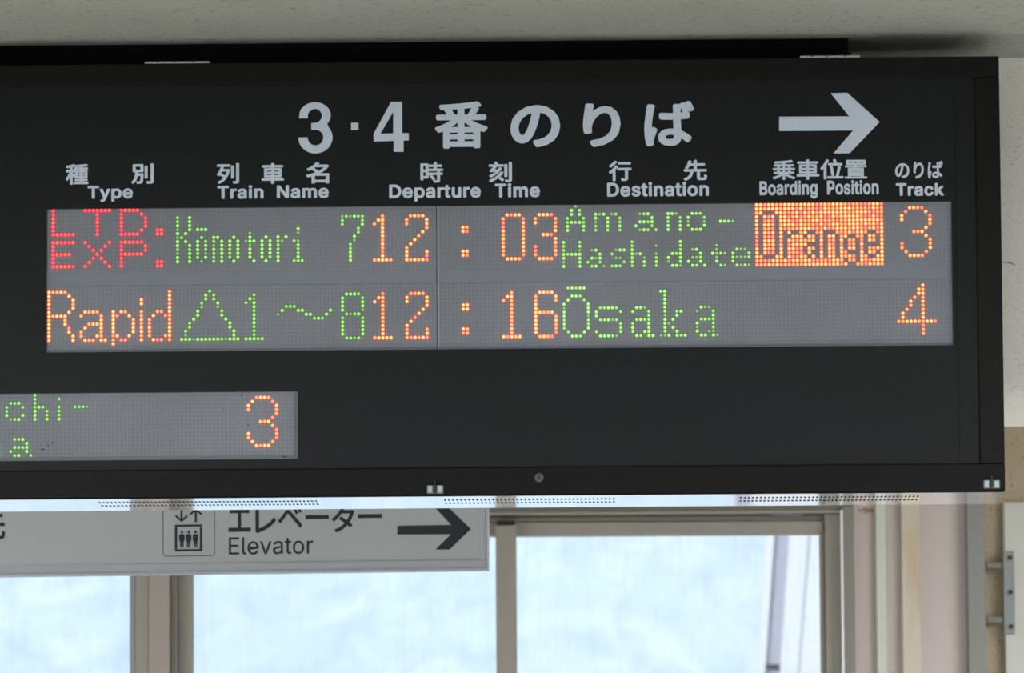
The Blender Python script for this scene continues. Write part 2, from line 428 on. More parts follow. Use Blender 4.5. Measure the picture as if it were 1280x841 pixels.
# channel carrying the board, and white brackets
chan = thing('mounting_channel', 'black steel channel fixing the departure board to the ceiling', 'channel', S.m.copy())
cx1 = P(1060, 60, .06).x
MB().box(u_l, cx1, .055, .15, v_t+.001, HC-.0005).bevel(.001, 1).build('channel_web', M['channel'], chan)
MB().box(cx1-.02, cx1+.004, .05, .155, v_t+.004, v_t+.016).bevel(.001, 1).build('end_bolt_plate', M['channel'], chan)
for (a, b, py) in ((181, 262, 74), (1000, 1075, 67.5)):
    xa = P(a, py, .012).x; xb = P(b, py, .012).x
    br = thing('hanging_bracket', ('left' if a < 600 else 'right')+'most white bracket edge on the top of the departure board', 'bracket', S.m.copy(), )
    MB().box(xa, xb, .008, .05, v_t, v_t+.0042).bevel(.0006, 1).build('plate', M['white_steel'], br)
    for q in (.2, .45, .75):
        xx = xa+(xb-xa)*q; MB().disc(xx, v_t+.0045, .002, .007, .012, 8).build('bolt', M['screw'], br)

# ---- LED matrix
PX0, PP = 61.3, 5.028
def colx(px): return P(px, 350).x
# upper display: column centre positions in local metres
ua = P(61.3, 350, .012).x; ub_ = P(946.5, 340, .012).x; pit = (ub_-ua)/176
def ucol(c): return ua+c*pit
v1 = P(66.6, 262.8, .012).z; v1b = P(946.5, 256.9, .012).z; V1 = (v1+v1b)/2       # centre of row 0, upper line
V2 = P(479, 357.1, .012).z                                                       # row 0, lower line
ul3 = P(345.8, 530, .012).x
V3 = P(328, 491.6, .012).z
TD = .0125                                # depth of the tile tops behind the face front
def tiles(name, c0, c1, cx, vz, parent, z_pad=0.5):
    """panel base + stuff of tiles"""
    h = pit*.5
    b = MB().box(cx(c0)-h, cx(c1)+h, TD+.0003, TD+.012, vz-15*pit-h, vz+h)
    base = b.build('led_panel', M['led_base'], parent)
    bm = bmesh.new()
    a, t = pit*.48, pit*.43
    for c in range(c0, c1+1):
        for r in range(16):
            x, z = cx(c), vz-r*pit
            o_ = [bm.verts.new((x+sx*a, TD+.0003, z+sz*a)) for sx, sz in ((-1,-1),(1,-1),(1,1),(-1,1))]
            i_ = [bm.verts.new((x+sx*t, TD, z+sz*t)) for sx, sz in ((-1,-1),(1,-1),(1,1),(-1,1))]
            bm.faces.new(i_)
            for k in range(4): bm.faces.new((o_[k], o_[(k+1) % 4], i_[(k+1) % 4], i_[k]))
    me = bpy.data.meshes.new('led_tiles'); bm.to_mesh(me); bm.free()
    o = link('led_tiles', me, M['led_tile'], base); o['kind'] = 'stuff'
    return base

def L(name, col, s): return emat(name, col, s, (.02, .02, .02, 1))
LED = {
 'o': ([L('led_amber_core_a', (1, .62, .24, 1), 1.7), L('led_amber_core_b', (1, .44, .16, 1), 1.5), L('led_amber_core_c', (1, .30, .22, 1), 1.5)],
       [L('led_amber_rim_a', (1, .14, .012, 1), 1.8), L('led_amber_rim_b', (1, .11, .02, 1), 1.6), L('led_amber_rim_c', (1, .06, .04, 1), 1.5)]),
 'r': ([L('led_red_core_a', (1, .20, .22, 1), 1.1), L('led_red_core_b', (1, .15, .22, 1), 1.0), L('led_red_core_c', (1, .28, .18, 1), 1.05)],
       [L('led_red_rim_a', (1, .015, .05, 1), 1.5), L('led_red_rim_b', (1, .012, .06, 1), 1.4), L('led_red_rim_c', (1, .025, .04, 1), 1.5)]),
 'g': ([L('led_green_core_a', (.60, 1, .30, 1), 1.1), L('led_green_core_b', (.48, .88, .24, 1), 1.0), L('led_green_core_c', (.44, .60, .30, 1), .85)],
       [L('led_green_rim_a', (.17, .66, .05, 1), .9), L('led_green_rim_b', (.14, .50, .06, 1), .85), L('led_green_rim_c', (.14, .30, .09, 1), .8)]),
}
def chars(name, dots, cx, vz, colr, parent, label=None, weak=0):
    """dots: set of (col, row); one mesh of glowing domes"""
    bm = bmesh.new(); n = 8
    cores, rims = LED[colr]
    for (c, r) in sorted(dots):
        k = random.random(); lo = .55-.2*weak
        mi = 0 if k < lo else (1 if k < .9-.17*weak else 2)
        if colr == 'r': mi = random.choice((0, 0, 1, 1, 2))
        x, z = cx(c), vz-r*pit
        rings = []
        for rad, y in ((.49, TD-.0001), (.46, TD-.0010), (.33, TD-.0018)):
            rings.append([bm.verts.new((x+pit*rad*math.cos(2*math.pi*(q+.5)/n), y, z+pit*rad*math.sin(2*math.pi*(q+.5)/n))) for q in range(n)])
        for A, B in zip(rings, rings[1:]):
            for q in range(n):
                f = bm.faces.new((A[q], A[(q+1) % n], B[(q+1) % n], B[q])); f.material_index = 3+mi; f.smooth = True
        f = bm.faces.new(rings[-1]); f.material_index = mi
    me = bpy.data.meshes.new(name); bm.to_mesh(me); bm.free()
    o = link(name, me, cores+rims, parent)
    if label: o['label'] = label
    return o
def bits(c0, rws):
    """rws: {row or (row, row2): columns}"""
    s = set()
    for k, cs in rws.items():
        rr = range(k[0], k[1]+1) if isinstance(k, tuple) else (k,)
        for r in rr:
            for c in cs: s.add((c0+c, r))
    return s
def rg(a, b): return list(range(a, b+1))

x_seam_c = 96
p1a = tiles('a', -0, 96, ucol, V1, board); p1b = tiles('b', 97, 224, ucol, V1, board)
p2a = tiles('a', -0, 96, ucol, V2, board); p2b = tiles('b', 97, 224, ucol, V2, board)
c3 = lambda c: ul3+(c-219)*pit
c3min = 219-int((ul3-low['x0'])/pit)+1
p3 = tiles('c', c3min, 223, c3, V3, board)
# spacer bands that fill the rest of the openings
h_ = pit*.5
sp = []
sp.append(part(board, 'spacer_band', M['band'], disp['x0'], disp['x1'], TD+.0012, TD+.012, disp['z0'], disp['z1'], bev=0, label='plain grey strips between the dot rows'))
part(board, 'spacer_band', M['band'], low['x0'], low['x1'], TD+.0014, TD+.012, low['z0'], low['z1'], bev=0)
xs_ = ucol(96.45)
part(board, 'panel_seam', mat('dark_seam', srgb(66, 66, 70), .6), xs_-.0007, xs_+.0007, TD-.0004, TD+.002, disp['z0'], disp['z1'], bev=0)
part(board, 'seam_reflection', mat('pale_seam_reflection', srgb(152, 154, 163), .4), xs_+.0008, xs_+.0035, TD-.0003, TD+.002, disp['z0'], disp['z1'], bev=0)  # reflection in the cover pane, painted as a pale strip beside the seam

def put(name, c0, rws, colr, parent, line=1, weak=0):
    vz = {1: V1, 2: V2, 3: V3}[line]; cx = c3 if line == 3 else ucol
    return chars(name, bits(c0, rws), cx, vz, colr, parent, None, weak)
n_ = 'lit_character'
# line 1, red LTD. / EXP.
put(n_, 1, {(0,5): [0], 6: rg(0,5)}, 'r', p1a)
put(n_, 9, {0: rg(0,6), (1,6): [3]}, 'r', p1a)
put(n_, 18, {0: rg(0,4), 1: [0,5], (2,4): [0,6], 5: [0,5], 6: rg(0,4)}, 'r', p1a)
put(n_, 27, {(5,6): [0,1]}, 'r', p1a)
put(n_, 1, {8: rg(0,5), (9,10): [0], 11: rg(0,4), (12,13): [0], 14: rg(0,5)}, 'r', p1a)
put(n_, 9, {8: [0,6], 9: [1,5], 10: [2,4], 11: [3], 12: [2,4], 13: [1,5], 14: [0,6]}, 'r', p1a)
put(n_, 18, {8: rg(0,5), (9,10): [0,6], 11: rg(0,5), (12,14): [0]}, 'r', p1a)
put(n_, 27, {(13,14): [0,1]}, 'r', p1a)
# Konotori 7
put(n_, 32, {(2,5): [0,3], 6: [0,2], 7: [0,1], 8: [0,2], (9,13): [0,3]}, 'g', p1a, weak=.4)
put(n_, 37, {5: [0,1,2], 7: [1], (8,12): [0,2], 13: [1]}, 'g', p1a, weak=.4)
put(n_, 41, {7: [0,1], (8,13): [0,2]}, 'g', p1a)
put(n_, 45, {7: [1], (8,12): [0,2], 13: [1]}, 'g', p1a)
put(n_, 49, {(6,7): [1], 8: [0,1,2], (9,12): [1], 13: [2]}, 'g', p1a)
put(n_, 53, {7: [1], (8,12): [0,2], 13: [1]}, 'g', p1a)
put(n_, 57, {7: [0,2], 8: [0,1], (9,13): [0]}, 'g', p1a)
put(n_, 61, {(5,6): [1], 8: [0,1], (9,12): [1], 13: [0,1,2]}, 'g', p1a, weak=.4)
put(n_, 73, {2: rg(0,5), (3,4): [0,5], (5,6): [4], (7,8): [3], (9,13): [2]}, 'g', p1a, weak=.4)
ONE = {2: [2], 3: [1,2], 4: [0,2], (5,12): [2], 13: rg(0,4)}
TWO = {2: rg(1,4), (3,4): [0,5], 5: [5], 6: [4], 7: [3], 8: [2], 9: [1], 10: [0], (11,12): [0,5], 13: rg(0,5)}
COLON = {(5,6): [0,1], (11,12): [0,1]}
for ln, pa, pb in ((1, p1a, p1b), (2, p2a, p2b)):
    put(n_, 81, ONE, 'o', pa, ln); put(n_, 89, TWO, 'o', pa, ln); put('lit_colon_dot', 103, {(5,6): [0,1]}, 'o', pb, ln); put('lit_colon_dot', 103, {(11,12): [0,1]}, 'o', pb, ln)
put(n_, 113, {2: rg(1,4), (3,12): [0,5], 13: rg(1,4)}, 'o', p1b)
put(n_, 121, {2: rg(1,4), (3,4): [0,5], (5,6): [5], 7: [2,3,4], (8,9): [5], (10,12): [0,5], 13: rg(1,4)}, 'o', p1b, weak=1)
# Amano-
put(n_, 129, {0: [2], (1,2): [1,3], 3: [0,4], 4: rg(0,4), (5,6): [0,4]}, 'g', p1b)
put(n_, 136, {2: [0,1,2,4,5], (3,6): [0,3,6]}, 'g', p1b)
put(n_, 146, {2: [1,2,3], 3: [4], 4: rg(1,4), 5: [0,4], 6: [1,2,3,5]}, 'g', p1b, weak=1)
put(n_, 154, {2: [0,1,2], (3,6): [0,3]}, 'g', p1b)
put(n_, 159, {2: [1,2,3], (3,5): [0,4], 6: [1,2,3]}, 'g', p1b, weak=1)
put(n_, 167, {4: rg(0,3)}, 'g', p1b, weak=2)
# Hashidate
put(n_, 128, {(9,11): [0,4], 12: rg(0,4), (13,15): [0,4]}, 'g', p1b)
SA = {11: [1,2], 12: [3], 13: [1,2,3], 14: [0,3], 15: [1,2,4]}
put(n_, 134, SA, 'g', p1b, weak=1)
put(n_, 140, {11: [1,2,3], 12: [0], 13: [1,2], 14: [3], 15: [0,1,2]}, 'g', p1b)
put(n_, 145, {(9,11): [0], 12: [0,1,2], (13,15): [0,3]}, 'g', p1b, weak=1)
put(n_, 151, {10: [0], (12,15): [0]}, 'g', p1b, weak=1)
put(n_, 154, {(9,11): [3], 12: [1,2,3], (13,14): [0,3], 15: [1,2,3]}, 'g', p1b)
put(n_, 159, SA, 'g', p1b, weak=1)
put(n_, 165, {(10,11): [1], 12: rg(0,3), (13,14): [1], 15: [2,3]}, 'g', p1b, weak=2.3)
put(n_, 170, {11: [1,2,3], 12: [0,4], 13: rg(0,4), 14: [0], 15: rg(1,4)}, 'g', p1b, weak=2)
# the highlighted word
off = bits(0, {2: rg(178,180), (3,12): [177,181], 13: rg(178,180)})
off |= bits(0, {(7,13): [183], 7: [185,186], 8: [184]})
off |= bits(0, {(7,13): [183]})
off |= bits(0, {7: [189,190], 8: [188,191], 9: [191], 10: [189,190,191], 11: [188,191], 12: [188,190,191], 13: [189,191]})
off |= bits(0, {(7,13): [193]}) | bits(0, {7: [194,195]}) | bits(0, {(8,13): [196]})
off |= bits(0, {8: [199,200], (9,11): [198,201], 12: [199,200,201], 13: [201], 14: [198,201], 15: [199,200]})
off |= bits(0, {7: [204,205], (8,9): [203,206], 10: rg(203,206), 11: [203], 12: [203,206], 13: [204,205]})
box = {(c, r) for c in range(176, 208) for r in range(16)} - off
chars('lit_word_block', box, ucol, V1, 'o', p1b, 'orange lit block with the word Orange left unlit', .45)
put(n_, 212, {1: rg(2,5), 2: [1,6], (3,4): [0,7], 5: [7], 6: [6], 7: [3,4,5], 8: [6], 9: [7], (10,11): [0,7], 12: [1,6], 13: rg(2,5)}, 'o', p1b, weak=.3)
# line 2: Rapid
put(n_, 0, {1: rg(0,4), 2: [0,5], (3,5): [0,6], 6: [0,5], 7: rg(0,4), (8,9): [0,4], (10,11): [0,5], (12,13): [0,6]}, 'o', p2a, 2)
put(n_, 8, {6: rg(1,4), 7: [0,5], 8: [5], 9: rg(2,5), 10: [1,5], 11: [0,5], 12: [0,4,5], 13: [1,2,3,5,6]}, 'o', p2a, 2)
put(n_, 16, {6: [0,2,3], 7: [0,1,4], (8,11): [0,5], 12: [0,1,4], 13: [0,2,3], 14: [0]}, 'o', p2a, 2)
put(n_, 23, {(3,4): [0], (6,13): [0]}, 'o', p2a, 2)
put(n_, 25, {(1,13): [5], 6: [2,3], 7: [1,4], (8,11): [0], 12: [0,4], 13: [1,2,3]}, 'o', p2a, 2, .3)
# triangle 1 ~ 8
put(n_, 33, {1: [7], (2,3): [6,8], (4,5): [5,9], (6,7): [4,10], 8: [3,11], (9,10): [2,12], (11,12): [1,13], 13: rg(0,14)}, 'g', p2a, 2)
put(n_, 49, ONE, 'g', p2a, 2)
put(n_, 57, {5: [2,3,4], 6: [1,5,6,13], 7: [0,7,8,12], 8: [9,10,11]}, 'g', p2a, 2)
put(n_, 73, {2: rg(1,4), (3,6): [0,5], 7: rg(1,4), (8,12): [0,5], 13: rg(1,4)}, 'g', p2a, 2)
put(n_, 113, ONE, 'o', p2b, 2)
put(n_, 121, {2: rg(1,4), (3,4): [0,5], (5,6): [0], 7: rg(0,4), (8,12): [0,5], 13: rg(1,4)}, 'o', p2b, 2)
# Osaka
put(n_, 128, {1: rg(1,5), 3: [2,3,4], 4: [1,5], (5,11): [0,6], 12: [1,5], 13: [2,3,4]}, 'g', p2b, 2)
put(n_, 136, {6: rg(1,5), 7: [0,6], 8: [0], 9: rg(1,5), (10,11): [6], 12: [0,6], 13: rg(1,5)}, 'g', p2b, 2)
AA = {6: [1,2,3], 7: [0,4], 8: [4], 9: rg(1,4), (10,11): [0,4], 12: [0,3,4], 13: [1,2,4,5]}
put(n_, 145, AA, 'g', p2b, 2)
put(n_, 152, {2: [0], (2,13): [1], 7: [4,5], 8: [4], 9: [3], 10: [2], 11: [3], 12: [4], 13: [0,2,4,5,6]}, 'g', p2b, 2)
put(n_, 161, AA, 'g', p2b, 2, 1)
put(n_, 211, {(1,9): [6], (2,3): [5], 4: [4], (5,6): [3], 7: [2], (8,9): [1], 10: rg(0,9), (11,13): [6]}, 'o', p2b, 2)
# lower display
put(n_, 152, {2: [1,2,3], 3: [0,4], 4: [0], 5: [0,4], 6: [1,2,3]}, 'g', p3, 3)
put(n_, 159, {(0,6): [0], 3: [1,2], (4,6): [3]}, 'g', p3, 3)
put(n_, 165, {1: [0], (3,6): [0]}, 'g', p3, 3)
put(n_, 169, {3: rg(0,3)}, 'g', p3, 3)
put(n_, 144, {11: [0,1,2,4,5], (12,15): [0,3,6]}, 'g', p3, 3)
put(n_, 153, {11: [1,2,3], 12: [4], 13: rg(1,4), 14: [0,4], 15: [1,2,5]}, 'g', p3, 3)
put(n_, 212, {1: rg(2,5), 2: [1,6], (3,4): [0,7], 5: [7], 6: [6], 7: [3,4,5], 8: [6], 9: [7], (10,11): [0,7], 12: [1,6], 13: rg(2,5)}, 'o', p3, 3, .7)
# specks of dirt on the lower display
for (px, py, a, b) in ((53.5, 561.5, 4.2, 1.4), (60, 556.5, 2, 1), (65.5, 553.5, 1.2, 2.6), (302, 494, 2.2, 1.2), (355, 570.5, 6, 1), (292, 489.5, 2.5, 1), (310, 531, 1.3, 1)):
    c = P(px, py, TD); k = 1.165e-3*.5
    MB().box(c.x-a*k, c.x+a*k, TD-.0006, TD-.0002, c.z-b*k, c.z+b*k).build('dirt_speck', M['slot'], board)

# ---------------------------------------------------------------- lettering
LATIN = {"3":[453,[[218,-7,195,-6,173,-3,152,2,133,10,98,30,70,57,52,91,44,132,109,132,115,107,126,87,144,71,165,59,191,52,219,50,248,53,275,61,297,74,315,93,325,116,329,145,326,172,316,196,299,217,275,234,242,244,201,248,157,248,157,299,288,448,288,452,70,452,70,509,372,509,372,461,211,278,211,289,239,290,264,288,287,284,308,276,327,265,344,253,359,239,371,222,381,205,387,186,392,166,393,145,392,123,387,103,380,84,370,66,358,50,344,36,327,23,309,12,288,4,266,-2,243,-6]]],"4":[453,[[40,105,40,158,247,509,311,509,109,166,109,163,413,163,413,105],[282,0,282,121,282,146,282,318,343,318,343,0]]],"B":[456,[[60,0,60,509,241,509,266,508,289,504,310,499,329,491,359,469,381,442,394,410,398,374,395,344,387,320,373,301,356,286,336,275,315,267,315,262,339,257,363,245,385,227,402,203,414,173,418,136,413,100,400,67,377,39,344,18,324,10,301,4,275,1,247,0],[125,57,245,57,272,58,296,63,315,70,330,80,349,105,355,137,352,161,342,184,327,203,306,218,279,228,248,231,125,231],[125,285,238,285,265,288,288,296,308,309,323,326,333,348,336,372,330,403,313,429,283,446,240,452,125,452]]],"D":[502,[[219,0,96,0,96,57,215,57,244,58,272,63,296,70,318,81,337,94,354,110,368,128,379,149,388,172,394,198,398,226,399,255,398,285,394,312,388,337,379,361,368,381,354,399,338,415,320,428,299,438,275,446,249,450,221,452,93,452,93,509,225,509,261,507,294,501,325,492,353,478,377,461,399,441,418,418,433,391,446,361,455,329,460,293,462,255,460,217,455,181,446,149,433,119,417,92,398,68,376,48,351,31,322,17,291,8,256,2],[125,509,125,0,60,0,60,509]]],"E":[419,[[60,0,60,509,372,509,372,452,125,452,125,286,355,286,355,229,125,229,125,57,375,57,375,0]]],"N":[523,[[60,0,60,509,136,509,343,183,363,151,388,107,414,55,405,54,401,108,399,157,399,195,399,509,463,509,463,0,387,0,202,290,177,331,148,381,108,452,119,454,122,384,124,328,125,291,125,0]]],"P":[445,[[60,0,60,509,235,509,263,507,289,503,312,497,332,487,350,476,366,462,379,447,390,430,398,411,404,391,407,370,409,348,407,325,404,304,398,284,390,265,379,248,366,233,350,219,332,207,312,198,289,191,263,187,235,186,109,186,109,242,233,242,269,246,297,256,318,272,333,294,342,319,344,348,342,376,333,402,318,423,297,439,268,449,232,452,125,452,125,0]]],"T":[449,[[32,452,32,509,417,509,417,452,257,452,257,0,193,0,193,452]]],"a":[389,[[160,-9,126,-5,94,5,68,22,48,45,35,73,30,108,34,138,43,161,58,179,78,193,100,203,125,211,178,220,234,227,252,230,265,235,273,243,276,255,276,257,273,279,267,297,256,311,240,322,220,329,196,331,171,329,149,322,132,313,118,301,107,288,100,274,41,291,57,322,79,346,104,364,133,375,163,382,194,384,239,379,263,372,286,360,306,343,322,320,333,290,337,251,337,0,277,0,277,52,272,52,252,25,236,12,215,1,190,-6],[170,45,202,49,228,59,248,74,263,93,272,115,276,138,276,190,259,182,231,176,200,171,175,168,134,159,117,150,103,139,95,124,92,105,94,87,102,72,114,61,130,52,149,47]]],"c":[396,[[207,-8,182,-7,159,-2,137,6,117,16,98,30,82,46,68,64,56,85,46,108,40,133,36,159,34,187,36,216,40,243,46,268,56,291,68,312,82,330,98,346,117,360,137,371,159,378,182,383,207,384,234,383,260,377,284,368,305,356,324,341,340,322,353,301,362,277,303,262,290,289,270,311,242,325,207,330,173,325,145,310,124,287,108,258,99,224,96,187,99,151,108,117,124,89,145,66,173,51,207,46,243,52,271,66,292,89,304,117,363,102,354,78,341,56,325,37,306,21,285,9,261,-1,235,-6]]],"d":[424,[[195,-8,172,-7,151,-2,130,5,111,16,94,29,79,45,66,64,55,84,46,108,39,133,35,160,34,189,35,218,39,245,46,270,55,293,66,313,79,332,95,347,112,361,131,371,151,378,173,383,196,384,228,381,253,373,272,360,287,346,306,319,311,319,311,509,372,509,372,0,313,0,313,59,307,59,287,31,272,17,252,4,227,-5],[205,47,236,51,263,65,284,86,299,115,309,150,312,189,309,229,300,263,284,291,263,312,237,325,205,330,172,325,145,311,124,290,108,261,99,227,96,189,99,151,109,117,124,88,145,66,172,51]]],"e":[404,[[212,-8,185,-7,161,-2,138,6,117,16,98,30,82,46,68,64,56,85,46,108,40,132,35,159,34,187,35,215,39,242,46,267,55,290,67,311,81,329,97,346,115,359,135,370,157,378,180,383,205,384,236,382,266,374,294,361,319,341,341,315,357,282,363,263,368,242,370,219,371,194,371,169,75,169,75,221,338,221,310,202,307,237,298,269,283,294,263,314,237,326,205,330,173,326,146,313,125,294,109,270,99,241,96,211,96,178,100,139,110,106,128,80,151,61,179,50,212,46,234,48,254,53,271,61,285,73,297,88,306,105,365,91,353,63,335,39,311,19,283,4,249,-5]]],"g":[425,[[207,-151,168,-148,134,-140,105,-127,82,-110,64,-91,51,-69,101,-41,122,-66,136,-78,154,-88,178,-95,207,-97,249,-92,282,-75,304,-47,311,-6,311,68,306,68,287,41,272,28,252,16,227,8,195,5,173,6,152,10,132,17,113,27,95,39,80,53,67,71,55,90,46,112,39,136,35,163,34,191,35,220,39,246,46,271,55,293,66,314,80,332,95,347,112,361,131,371,152,378,173,383,196,384,228,382,253,373,273,360,288,346,308,319,313,319,313,379,372,379,372,-9,371,-32,367,-54,360,-73,350,-90,324,-117,291,-136,271,-142,251,-147,229,-150],[205,59,237,63,264,75,285,95,300,121,309,154,312,193,309,231,300,264,285,291,264,312,237,325,205,330,172,325,145,312,124,290,109,262,99,229,96,193,99,155,109,123,124,96,145,76,172,63]]],"i":[167,[[53,0,53,379,114,379,114,0],[84,443,67,446,54,455,44,468,41,483,44,499,54,512,67,521,84,524,100,521,114,512,123,499,126,483,123,468,114,455,100,446]]],"k":[381,[[110,137,110,212,121,212,284,379,360,379,184,199,177,199],[53,0,53,509,114,509,114,0],[294,0,148,186,191,229,372,0]]],"l":[189,[[139,-2,101,3,74,20,58,47,53,84,53,509,114,509,114,99,115,77,120,62,130,54,146,52,160,53,170,54,181,3,162,-1]]],"m":[610,[[53,0,53,379,112,379,112,295,108,295,118,323,132,346,151,363,172,376,195,384,219,386,257,380,287,361,309,331,321,295,312,295,322,321,337,343,357,361,381,375,407,383,437,386,468,383,497,372,522,354,541,328,553,296,557,255,557,0,496,0,496,254,490,289,473,313,447,326,419,330,395,328,374,320,358,307,345,290,338,270,335,247,335,0,274,0,274,260,269,288,253,311,229,326,199,330,178,328,158,320,140,307,126,289,117,266,114,238,114,0]]],"n":[410,[[114,227,114,0,53,0,53,379,112,379,112,287,102,287,112,312,124,332,137,349,152,362,187,379,227,384,264,380,295,369,321,349,341,321,348,304,353,285,356,264,357,240,357,0,296,0,296,235,290,275,273,304,246,323,210,329,184,326,161,317,141,303,126,283,117,257]]],"o":[415,[[207,-8,182,-7,159,-2,137,6,117,16,98,30,82,46,68,64,56,85,46,108,40,133,36,159,34,187,36,216,40,243,46,268,56,291,68,312,82,330,98,346,117,360,137,371,159,378,182,383,207,384,233,383,256,378,278,371,299,360,317,346,333,330,347,312,359,291,369,268,376,243,380,216,381,187,380,159,376,133,369,108,359,85,347,64,333,46,317,30,299,16,278,6,256,-2,233,-7],[207,46,242,51,270,66,292,89,307,117,316,151,319,187,316,224,307,258,292,287,270,310,242,325,207,330,173,325,145,310,124,287,108,258,99,224,96,187,99,151,108,117,124,89,145,66,173,51]]],"p":[424,[[53,-143,53,379,112,379,112,319,118,319,137,346,152,360,171,373,197,381,229,384,252,383,274,378,294,371,313,361,330,347,345,332,359,313,370,293,379,270,385,245,389,218,390,189,389,160,385,133,379,108,370,84,359,64,346,45,330,29,313,16,294,5,274,-2,252,-7,229,-8,198,-5,173,4,153,17,138,31,118,59,114,59,114,-143],[220,47,253,51,279,66,301,88,316,117,325,151,328,189,325,227,316,261,301,290,280,311,253,325,220,330,188,325,161,312,140,291,125,263,116,229,113,189,116,150,125,115,140,86,162,65,188,51]]],"r":[259,[[53,0,53,379,112,379,112,321,115,321,130,347,152,367,181,380,213,385,229,384,243,384,243,322,230,324,207,326,182,323,159,315,140,301,126,284,117,262,114,237,114,0]]],"s":[365,[[182,-8,145,-5,112,3,84,18,62,38,45,63,36,94,94,107,105,79,124,60,150,49,181,45,217,50,244,62,262,81,268,103,265,121,254,136,237,147,212,155,149,170,125,177,104,186,87,196,72,208,53,237,47,274,51,305,65,332,87,354,115,370,149,381,187,384,223,381,254,372,279,358,299,339,314,316,324,290,268,277,258,298,243,316,219,328,187,333,156,329,131,317,114,299,109,277,112,258,124,243,144,232,172,223,229,209,254,202,275,194,292,183,306,171,325,142,331,107,326,75,312,47,290,24,260,6,223,-5]]],"t":[227,[[204,379,204,327,6,327,6,379],[65,471,126,471,126,98,128,76,136,61,150,53,170,50,185,51,202,54,213,2,192,-3,168,-4,145,-3,125,2,107,10,92,21,72,52,65,93]]],"u":[410,[[182,-5,146,-1,115,11,89,31,69,59,62,76,57,95,54,116,53,139,53,379,114,379,114,144,119,105,137,75,164,56,200,50,226,53,249,62,268,77,283,97,293,122,296,153,296,379,357,379,357,0,298,0,298,92,307,92,297,67,286,47,272,30,257,17,222,0]]],"v":[389,[[163,0,17,379,84,379,165,155,187,87,206,21,184,21,203,87,224,155,305,379,371,379,226,0]]],"y":[389,[[47,-139,61,-86,71,-87,88,-90,104,-89,118,-84,130,-74,141,-58,151,-36,163,-1,17,379,84,379,165,155,187,87,206,21,184,21,202,87,224,155,305,379,371,379,204,-58,191,-85,177,-107,159,-124,139,-136,117,-143,91,-145,65,-143]]]}
LATIN['3'] = [450, [[270, 350, 276, 406, 286, 433, 304, 457, 327, 477, 355, 494, 386, 504, 420, 510, 454, 509, 487, 502, 517, 490, 544, 472, 566, 451, 581, 426, 590, 398, 592, 370, 586, 343, 574, 316, 555, 293, 569, 261, 588, 236, 601, 207, 609, 177, 610, 147, 604, 117, 592, 88, 575, 62, 552, 39, 526, 21, 496, 8, 463, 0, 430, -2, 397, 2, 365, 12, 336, 27, 311, 47, 290, 71, 275, 98, 265, 127, 262, 158, 360, 160, 356, 158, 359, 137, 367, 118, 379, 101, 396, 89, 415, 81, 436, 78, 457, 81, 476, 89, 493, 101, 505, 118, 513, 137, 516, 158, 513, 178, 505, 196, 493, 212, 476, 224, 457, 231, 436, 234, 394, 234, 394, 302, 430, 304, 449, 306, 466, 313, 481, 325, 492, 339, 500, 356, 502, 374, 500, 392, 492, 409, 481, 423, 466, 435, 449, 442, 430, 444, 411, 440, 394, 433, 379, 422, 368, 408, 360, 392, 358, 374, 360, 350]]]
LATIN['4'] = [450, [[1192, 494, 1302, 494, 1302, 184, 1366, 182, 1366, 112, 1314, 110, 1314, 0, 1216, 0, 1216, 108, 1018, 104, 1016, 178], [1084, 180, 1212, 182, 1212, 394]]]
def glyph_mesh(txt, spacing=0, wspace=.3):
    """flat mesh of a string; Latin letters from the outlines above, Japanese from Blender's built-in font"""
    parts = []
    if all(c in LATIN or c == ' ' for c in txt):
        x = 0
        for c in txt:
            if c == ' ': x += wspace; continue
            adv, sp = LATIN[c]
            cs = [[(x+p[2*k]/1000, p[2*k+1]/1000) for k in range(len(p)//2)] for p in sp]
            ar = [sum(q[k][0]*q[(k+1) % len(q)][1]-q[(k+1) % len(q)][0]*q[k][1] for k in range(len(q))) for q in cs]
            sg = ar[max(range(len(ar)), key=lambda k: abs(ar[k]))] > 0
            holes_ = [q for q, a in zip(cs, ar) if (a > 0) != sg]
            for q, a in zip(cs, ar):
                if (a > 0) != sg: continue
                bx = (min(p[0] for p in q), max(p[0] for p in q), min(p[1] for p in q), max(p[1] for p in q))
                parts.append([q]+[h for h in holes_ if bx[0] < h[0][0] < bx[1] and bx[2] < h[0][1] < bx[3]])
            x += adv/1000+spacing
    if not parts:
        cu = bpy.data.curves.new('t', 'FONT'); cu.body = txt; cu.size = 1; cu.resolution_u = 4; cu.fill_mode = 'FRONT'
        return curve_mesh(cu)
    bm = bmesh.new()
    for g_ in parts:
        cu = bpy.data.curves.new('t', 'CURVE'); cu.dimensions = '2D'; cu.fill_mode = 'FRONT'
        for p in g_:
            q = cu.splines.new('POLY'); q.points.add(len(p)-1); q.use_cyclic_u = True
            for k, co in enumerate(p): q.points[k].co = (co[0], co[1], 0, 1)
        m_ = curve_mesh(cu); bm.from_mesh(m_); bpy.data.meshes.remove(m_)
    me = bpy.data.meshes.new('t'); bm.to_mesh(me); bm.free()
    return me
def curve_mesh(cu):
    o = bpy.data.objects.new('t', cu); COL.objects.link(o)
    dg = bpy.context.evaluated_depsgraph_get(); dg.update()
    me = bpy.data.meshes.new_from_object(o.evaluated_get(dg))
    bpy.data.objects.remove(o); bpy.data.curves.remove(cu)
    return me
